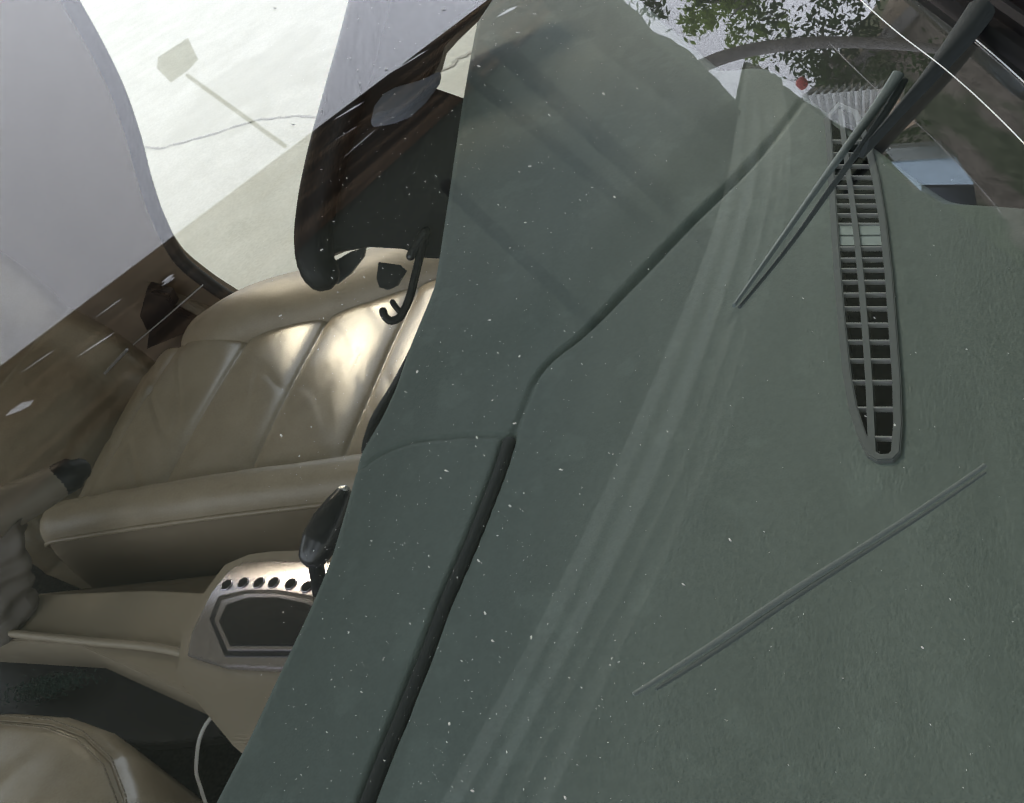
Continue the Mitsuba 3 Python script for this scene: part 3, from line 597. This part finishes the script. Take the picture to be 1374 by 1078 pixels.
# purlins below
for a, b, r_ in (((663, 56), (908, 282), .05), ((633, 104), (830, 267), .03), ((752, -8), (975, 166), .11), ((600, 250), (760, 400), .03)):
    q0, q1 = mir_z(*a, TZ - 0.22), mir_z(*b, TZ - 0.22)
    add('canopy__purlin', tube([q0, q1 + (q1 - q0) * 0.25], r_, 10), 'steel_frame', True)
lp = [(1001, 84), (992, 130), (975, 210), (940, 330), (890, 460), (820, 620), (740, 790), (650, 960), (560, 1120)]
rp = [(1046, 106), (1052, 180), (1040, 270), (1012, 390), (980, 500), (935, 640), (875, 770), (800, 910), (700, 1120)]
A_, B_ = (smooth_path(np.array([mir_z(x, y, TZ - 0.30) for x, y in q_]), 120) for q_ in (lp, rp))
w_ = np.linspace(0, 1, 40); CL = A_[:, None] * (1 - w_[None, :, None]) + B_[:, None] * w_[None, :, None]
far_ = (0.15 + 0.85 * sstep(0, 0.35, np.linspace(0, 1, 120)))[:, None]; CL[..., 2] -= 0.09 * far_ * np.sin(w_ * np.pi * 4 + 0.8)[None] ** 2 * sstep(0, 0.2, w_)[None] + 0.10 * far_ * meshkit.fbm(np.stack([w_[None] * 5 + 0 * CL[..., 0], CL[..., 1] * 0.3, 0 * CL[..., 0]], -1), 3, 8)
add('canopy__cloth_strip', grid_mesh(CL), 'pale_cloth', True, 'paler folded strip of cloth hanging under the canopy')
# eave boards along the rear edge, with narrow open cracks
def lens(p, q_, hw):
    A0, B0 = mir_z(*p, TZ + 0.02)[:2], mir_z(*q_, TZ + 0.02)[:2]; e = B0 - A0; n_ = np.array([-e[1], e[0]]) / np.linalg.norm(e); M = lambda t, k: A0 + e * t + n_ * k * hw
    return Polygon([A0, M(.35, .8), M(.7, 1), B0, M(.7, -1), M(.35, -.8)])
cracks = [((512, 106), (585, 60), .006), ((435, 169), (496, 132), .007), ((425, 204), (494, 160), .004), ((444, 225), (520, 158), .003), ((6, 556), (51, 529), .012), ((85, 488), (170, 432), .005), ((213, 383), (240, 364), .008), ((0, 520), (90, 458), .004), ((110, 440), (175, 392), .004), ((665, 22), (700, 2), .012), ((300, 318), (350, 282), .003)]
for o0, o1, dz_ in ((0.0, 0.10, 0.0), (0.095, 0.20, 0.025), (0.19, 0.31, 0.0)):
    pb = Polygon([rl + nrm * o0, rt + nrm * o0, rt + nrm * o1, rl + nrm * o1])
    for p, q_, hw in cracks: pb = pb.difference(lens(p, q_, hw))
    pb = max(getattr(pb, 'geoms', [pb]), key=lambda g_: g_.area)
    m = trimesh.creation.extrude_polygon(pb, 0.02, engine='earcut'); m.apply_translation([0, 0, TZ + 0.01 + dz_]); add('canopy__eave_board', m, 'eave_brown')
for x, y in ((0.9, 5.6), (7.5, 6.4), (8.0, -4.5), (-0.9, -4.2)):
    add('canopy__post', tube([(x, y, 0), (x, y, TZ)], 0.05, 10), 'steel_frame', True)
# lamp on an arm off the eave
LZ = TZ + 0.4
l0, l1 = mir_z(382, 196, TZ), mir_z(252, 102, LZ)
tag('flood_lamp', 'square lamp head on a thin arm off the canopy edge, mirrored in the windscreen', 'lamp')
add('flood_lamp__arm', tube(smooth_path(np.array([l0, l0 * 0.5 + l1 * 0.5, l1]), 10), 0.010, 8), 'steel_frame', True)
hp_ = np.array([mir_z(x, y, LZ) for x, y in ((252, 51), (266, 80), (236, 101), (212, 77))])
cc = hp_.mean(0); hm = trimesh.convex.convex_hull(np.vstack([hp_, cc + (hp_ - cc) * 0.8 + [0, 0, 0.07]]))
add('flood_lamp__head', hm, 'black_matt')

# bank
xs, yb = np.linspace(-8, 40, 200), np.linspace(9.0, 40, 120)
BX, BY = np.meshgrid(xs, yb, indexing='ij')
hz = sstep(9.0, 20.0, BY) * (9.0 * sstep(4.6, 6.6, BX / (BY + 0.5) * 14.5) + 0.5) + 0.7 * (meshkit.fbm(np.stack([BX * .4, BY * .4, 0 * BX], -1), 5, 3) - 0.5) * sstep(9, 12, BY) + 0.12 * (meshkit.fbm(np.stack([BX * 3, BY * 3, 0 * BX], -1), 3, 4) - 0.5)
add('earth_bank', grid_mesh(np.stack([BX, BY, hz - 0.02], -1)), 'bank_soil', True, 'brown earth bank with patchy grass beyond the car', kind='structure')
def slab(px, Y, th, key, bs, lean=1.2, **k):
    P3 = np.array([mir_y(*p, Y) for p in px]); ym = np.array(px, float)[:, 1]; v = (ym - ym.min()) / np.ptp(ym)
    P3 = np.array([mir_y(*p, Y + lean * w) for p, w in zip(px, v)]); c0 = P3.mean(0); n_ = np.linalg.svd(P3 - c0)[2][2]; n_ *= np.sign(n_[2] + 1e-9)
    f_ = frame(c0, n_, (1, 0, 0)); pl = Polygon([((p - c0).dot(f_[1]), (p - c0).dot(f_[2])) for p in P3]).buffer(0); add(key, pillow(pl, th, 0.008, f_), bs, 35, **k)
# corrugated sheet
QA = [np.array(p, float) for p in ((1076, 129), (1210, 117), (1200, 176), (1092, 178))]
uq, vq = np.linspace(0, 1, 300), np.linspace(0, 1, 3)
CP = np.array([[mir_y(*((QA[0] * (1 - u) + QA[1] * u) * (1 - v) + (QA[3] * (1 - u) + QA[2] * u) * v), 7.8 + 1.6 * v) + np.array([0, -0.4, 0.9]) * -0.11 * math.exp(-(((u * 13) % 1 - 0.5) / 0.16)**2) for v in vq] for u in uq])
CP2 = CP + [0, 0.004, 0]
add('corrugated_sheet', trimesh.util.concatenate([grid_mesh(CP), grid_mesh(CP2)]), 'sheet_metal', True, 'pale corrugated metal sheet mirrored at the far end of the defroster grille', 'metal sheet')
slab([(1160, 190), (1205, 133), (1230, 165), (1188, 192)], 7.7, 0.02, 'plywood_board', 'plywood', 1.0, label='tan wooden board leaning by the bank, mirrored beside the wiper', cat='board')
slab([(1185, 200), (1262, 196), (1285, 213), (1200, 218)], 8.6, 0.05, 'stone_slab', 'grey_slab', 0.5, label='pale grey slab above the blue sheet, mirrored in the windscreen', cat='slab')
slab([(1196, 219), (1283, 214), (1307, 247), (1236, 258)], 7.9, 0.02, 'blue_panel', 'blue_sheet', 0.9, label='light blue panel mirrored low on the windscreen by the grille', cat='panel')
slab([(1236, 248), (1306, 247), (1310, 272), (1236, 270)], 7.6, 0.05, 'dark_crate', 'dark_blue', 0.0, label='dark blue grey crate under the light blue panel', cat='crate')
c = mir_y(1076, 112, 8.1); add('red_bucket', rbox(c, (0.10, 0.10, 0.09), 0.03), 'red_plastic', 30, 'small red container by the bank, mirrored next to the corrugated sheet', 'container')

# trees
def tree(key, base, hgt, crown, nl, bs, label, seed, limb=None, group=None, ls=0.07):
    r = np.random.default_rng(seed); base = np.asarray(base, float); top = base + [0.2, 0, hgt]
    tag(key, label, 'tree', group)
    tr = tube(smooth_path(np.array([base - [0, 0, 0.3], base + [0.05, 0, hgt * .4], top]), 20), np.linspace(0.16, 0.06, 20) * hgt / 6, 10)
    ms = [tr]
    for k in range(9):
        c = crown[0] + r.normal(0, 1, 3) * crown[1] * 0.45; s = base + (top - base) * r.uniform(0.45, 0.95)
        ms.append(tube(smooth_path(np.array([s, (s + c) / 2 + [0, 0, 0.2], c]), 10), np.linspace(0.06, 0.015, 10), 6))
    add(key + '__trunk', trimesh.util.concatenate(ms[:1]), 'bark', True)
    add(key + '__limb', trimesh.util.concatenate(ms[1:]), 'bark', True, kind='stuff')
    clump = [crown[0] + r.normal(0, 1, 3) * crown[1] * 0.6 for _ in range(26)]
    C = np.array([clump[i] for i in r.integers(0, 26, nl)]) + r.normal(0, 1, (nl, 3)) * crown[1] * 0.17
    a, b = r.normal(0, 1, (nl, 3)), r.normal(0, 1, (nl, 3)); a /= np.linalg.norm(a, axis=1, keepdims=True); b -= (a * b).sum(1, keepdims=True) * a; b /= np.linalg.norm(b, axis=1, keepdims=True)
    s = ls * r.uniform(0.6, 1.2, (nl, 1))
    V = np.stack([C - a * s, C + b * s * 0.42, C + a * s, C - b * s * 0.42], 1).reshape(-1, 3); k = np.arange(nl)[:, None] * 4
    add(key + '__crown', trimesh.Trimesh(V, np.vstack([k + [0, 1, 2], k + [0, 2, 3]]), process=False), bs, kind='stuff')
ty = 14.0
p1 = mir_y(880, -38, ty); p2 = mir_y(990, -14, ty + 1); p3 = mir_y(1060, 40, ty + 2); p4 = mir_y(1120, 10, ty)
tree('broadleaf_tree', (p1[0] - 0.3, ty, 0), p1[2] + 0.1, (p1 + [-0.2, 0, 0.0], np.array([0.8, 0.8, 0.42])), 2200, 'leaf_dark', 'dark leafy tree mirrored at the top of the windscreen, left of the pale green one', 1)
tree('broadleaf_tree_001', (p2[0], ty + 1, 0), p2[2] + 0.2, (p2 + [0.1, 0, 0.1], np.array([0.6, 0.8, 0.5])), 2200, 'leaf_light', 'pale green tree mirrored at the top of the windscreen', 2)
tree('broadleaf_tree_002', (p4[0] + 0.8, ty, 1), p4[2] + 1.2, (p4 + [0.9, 0, 0.5], np.array([0.9, 1.0, 0.9])), 2600, 'leaf_dark', 'dark bushy tree on the earth bank, mirrored above the corrugated sheet', 3)
q = smooth_path(np.array([mir_y(x, y, 12.0) for x, y in ((925, 98), (960, 81), (1000, 69), (1050, 61), (1110, 57), (1200, 60), (1330, 78))]), 30)
add('bent_trunk', tube(q, np.linspace(0.095, 0.05, 30), 12), 'bark', True, 'bent grey trunk reaching out against the sky, mirrored in the windscreen', 'tree trunk')
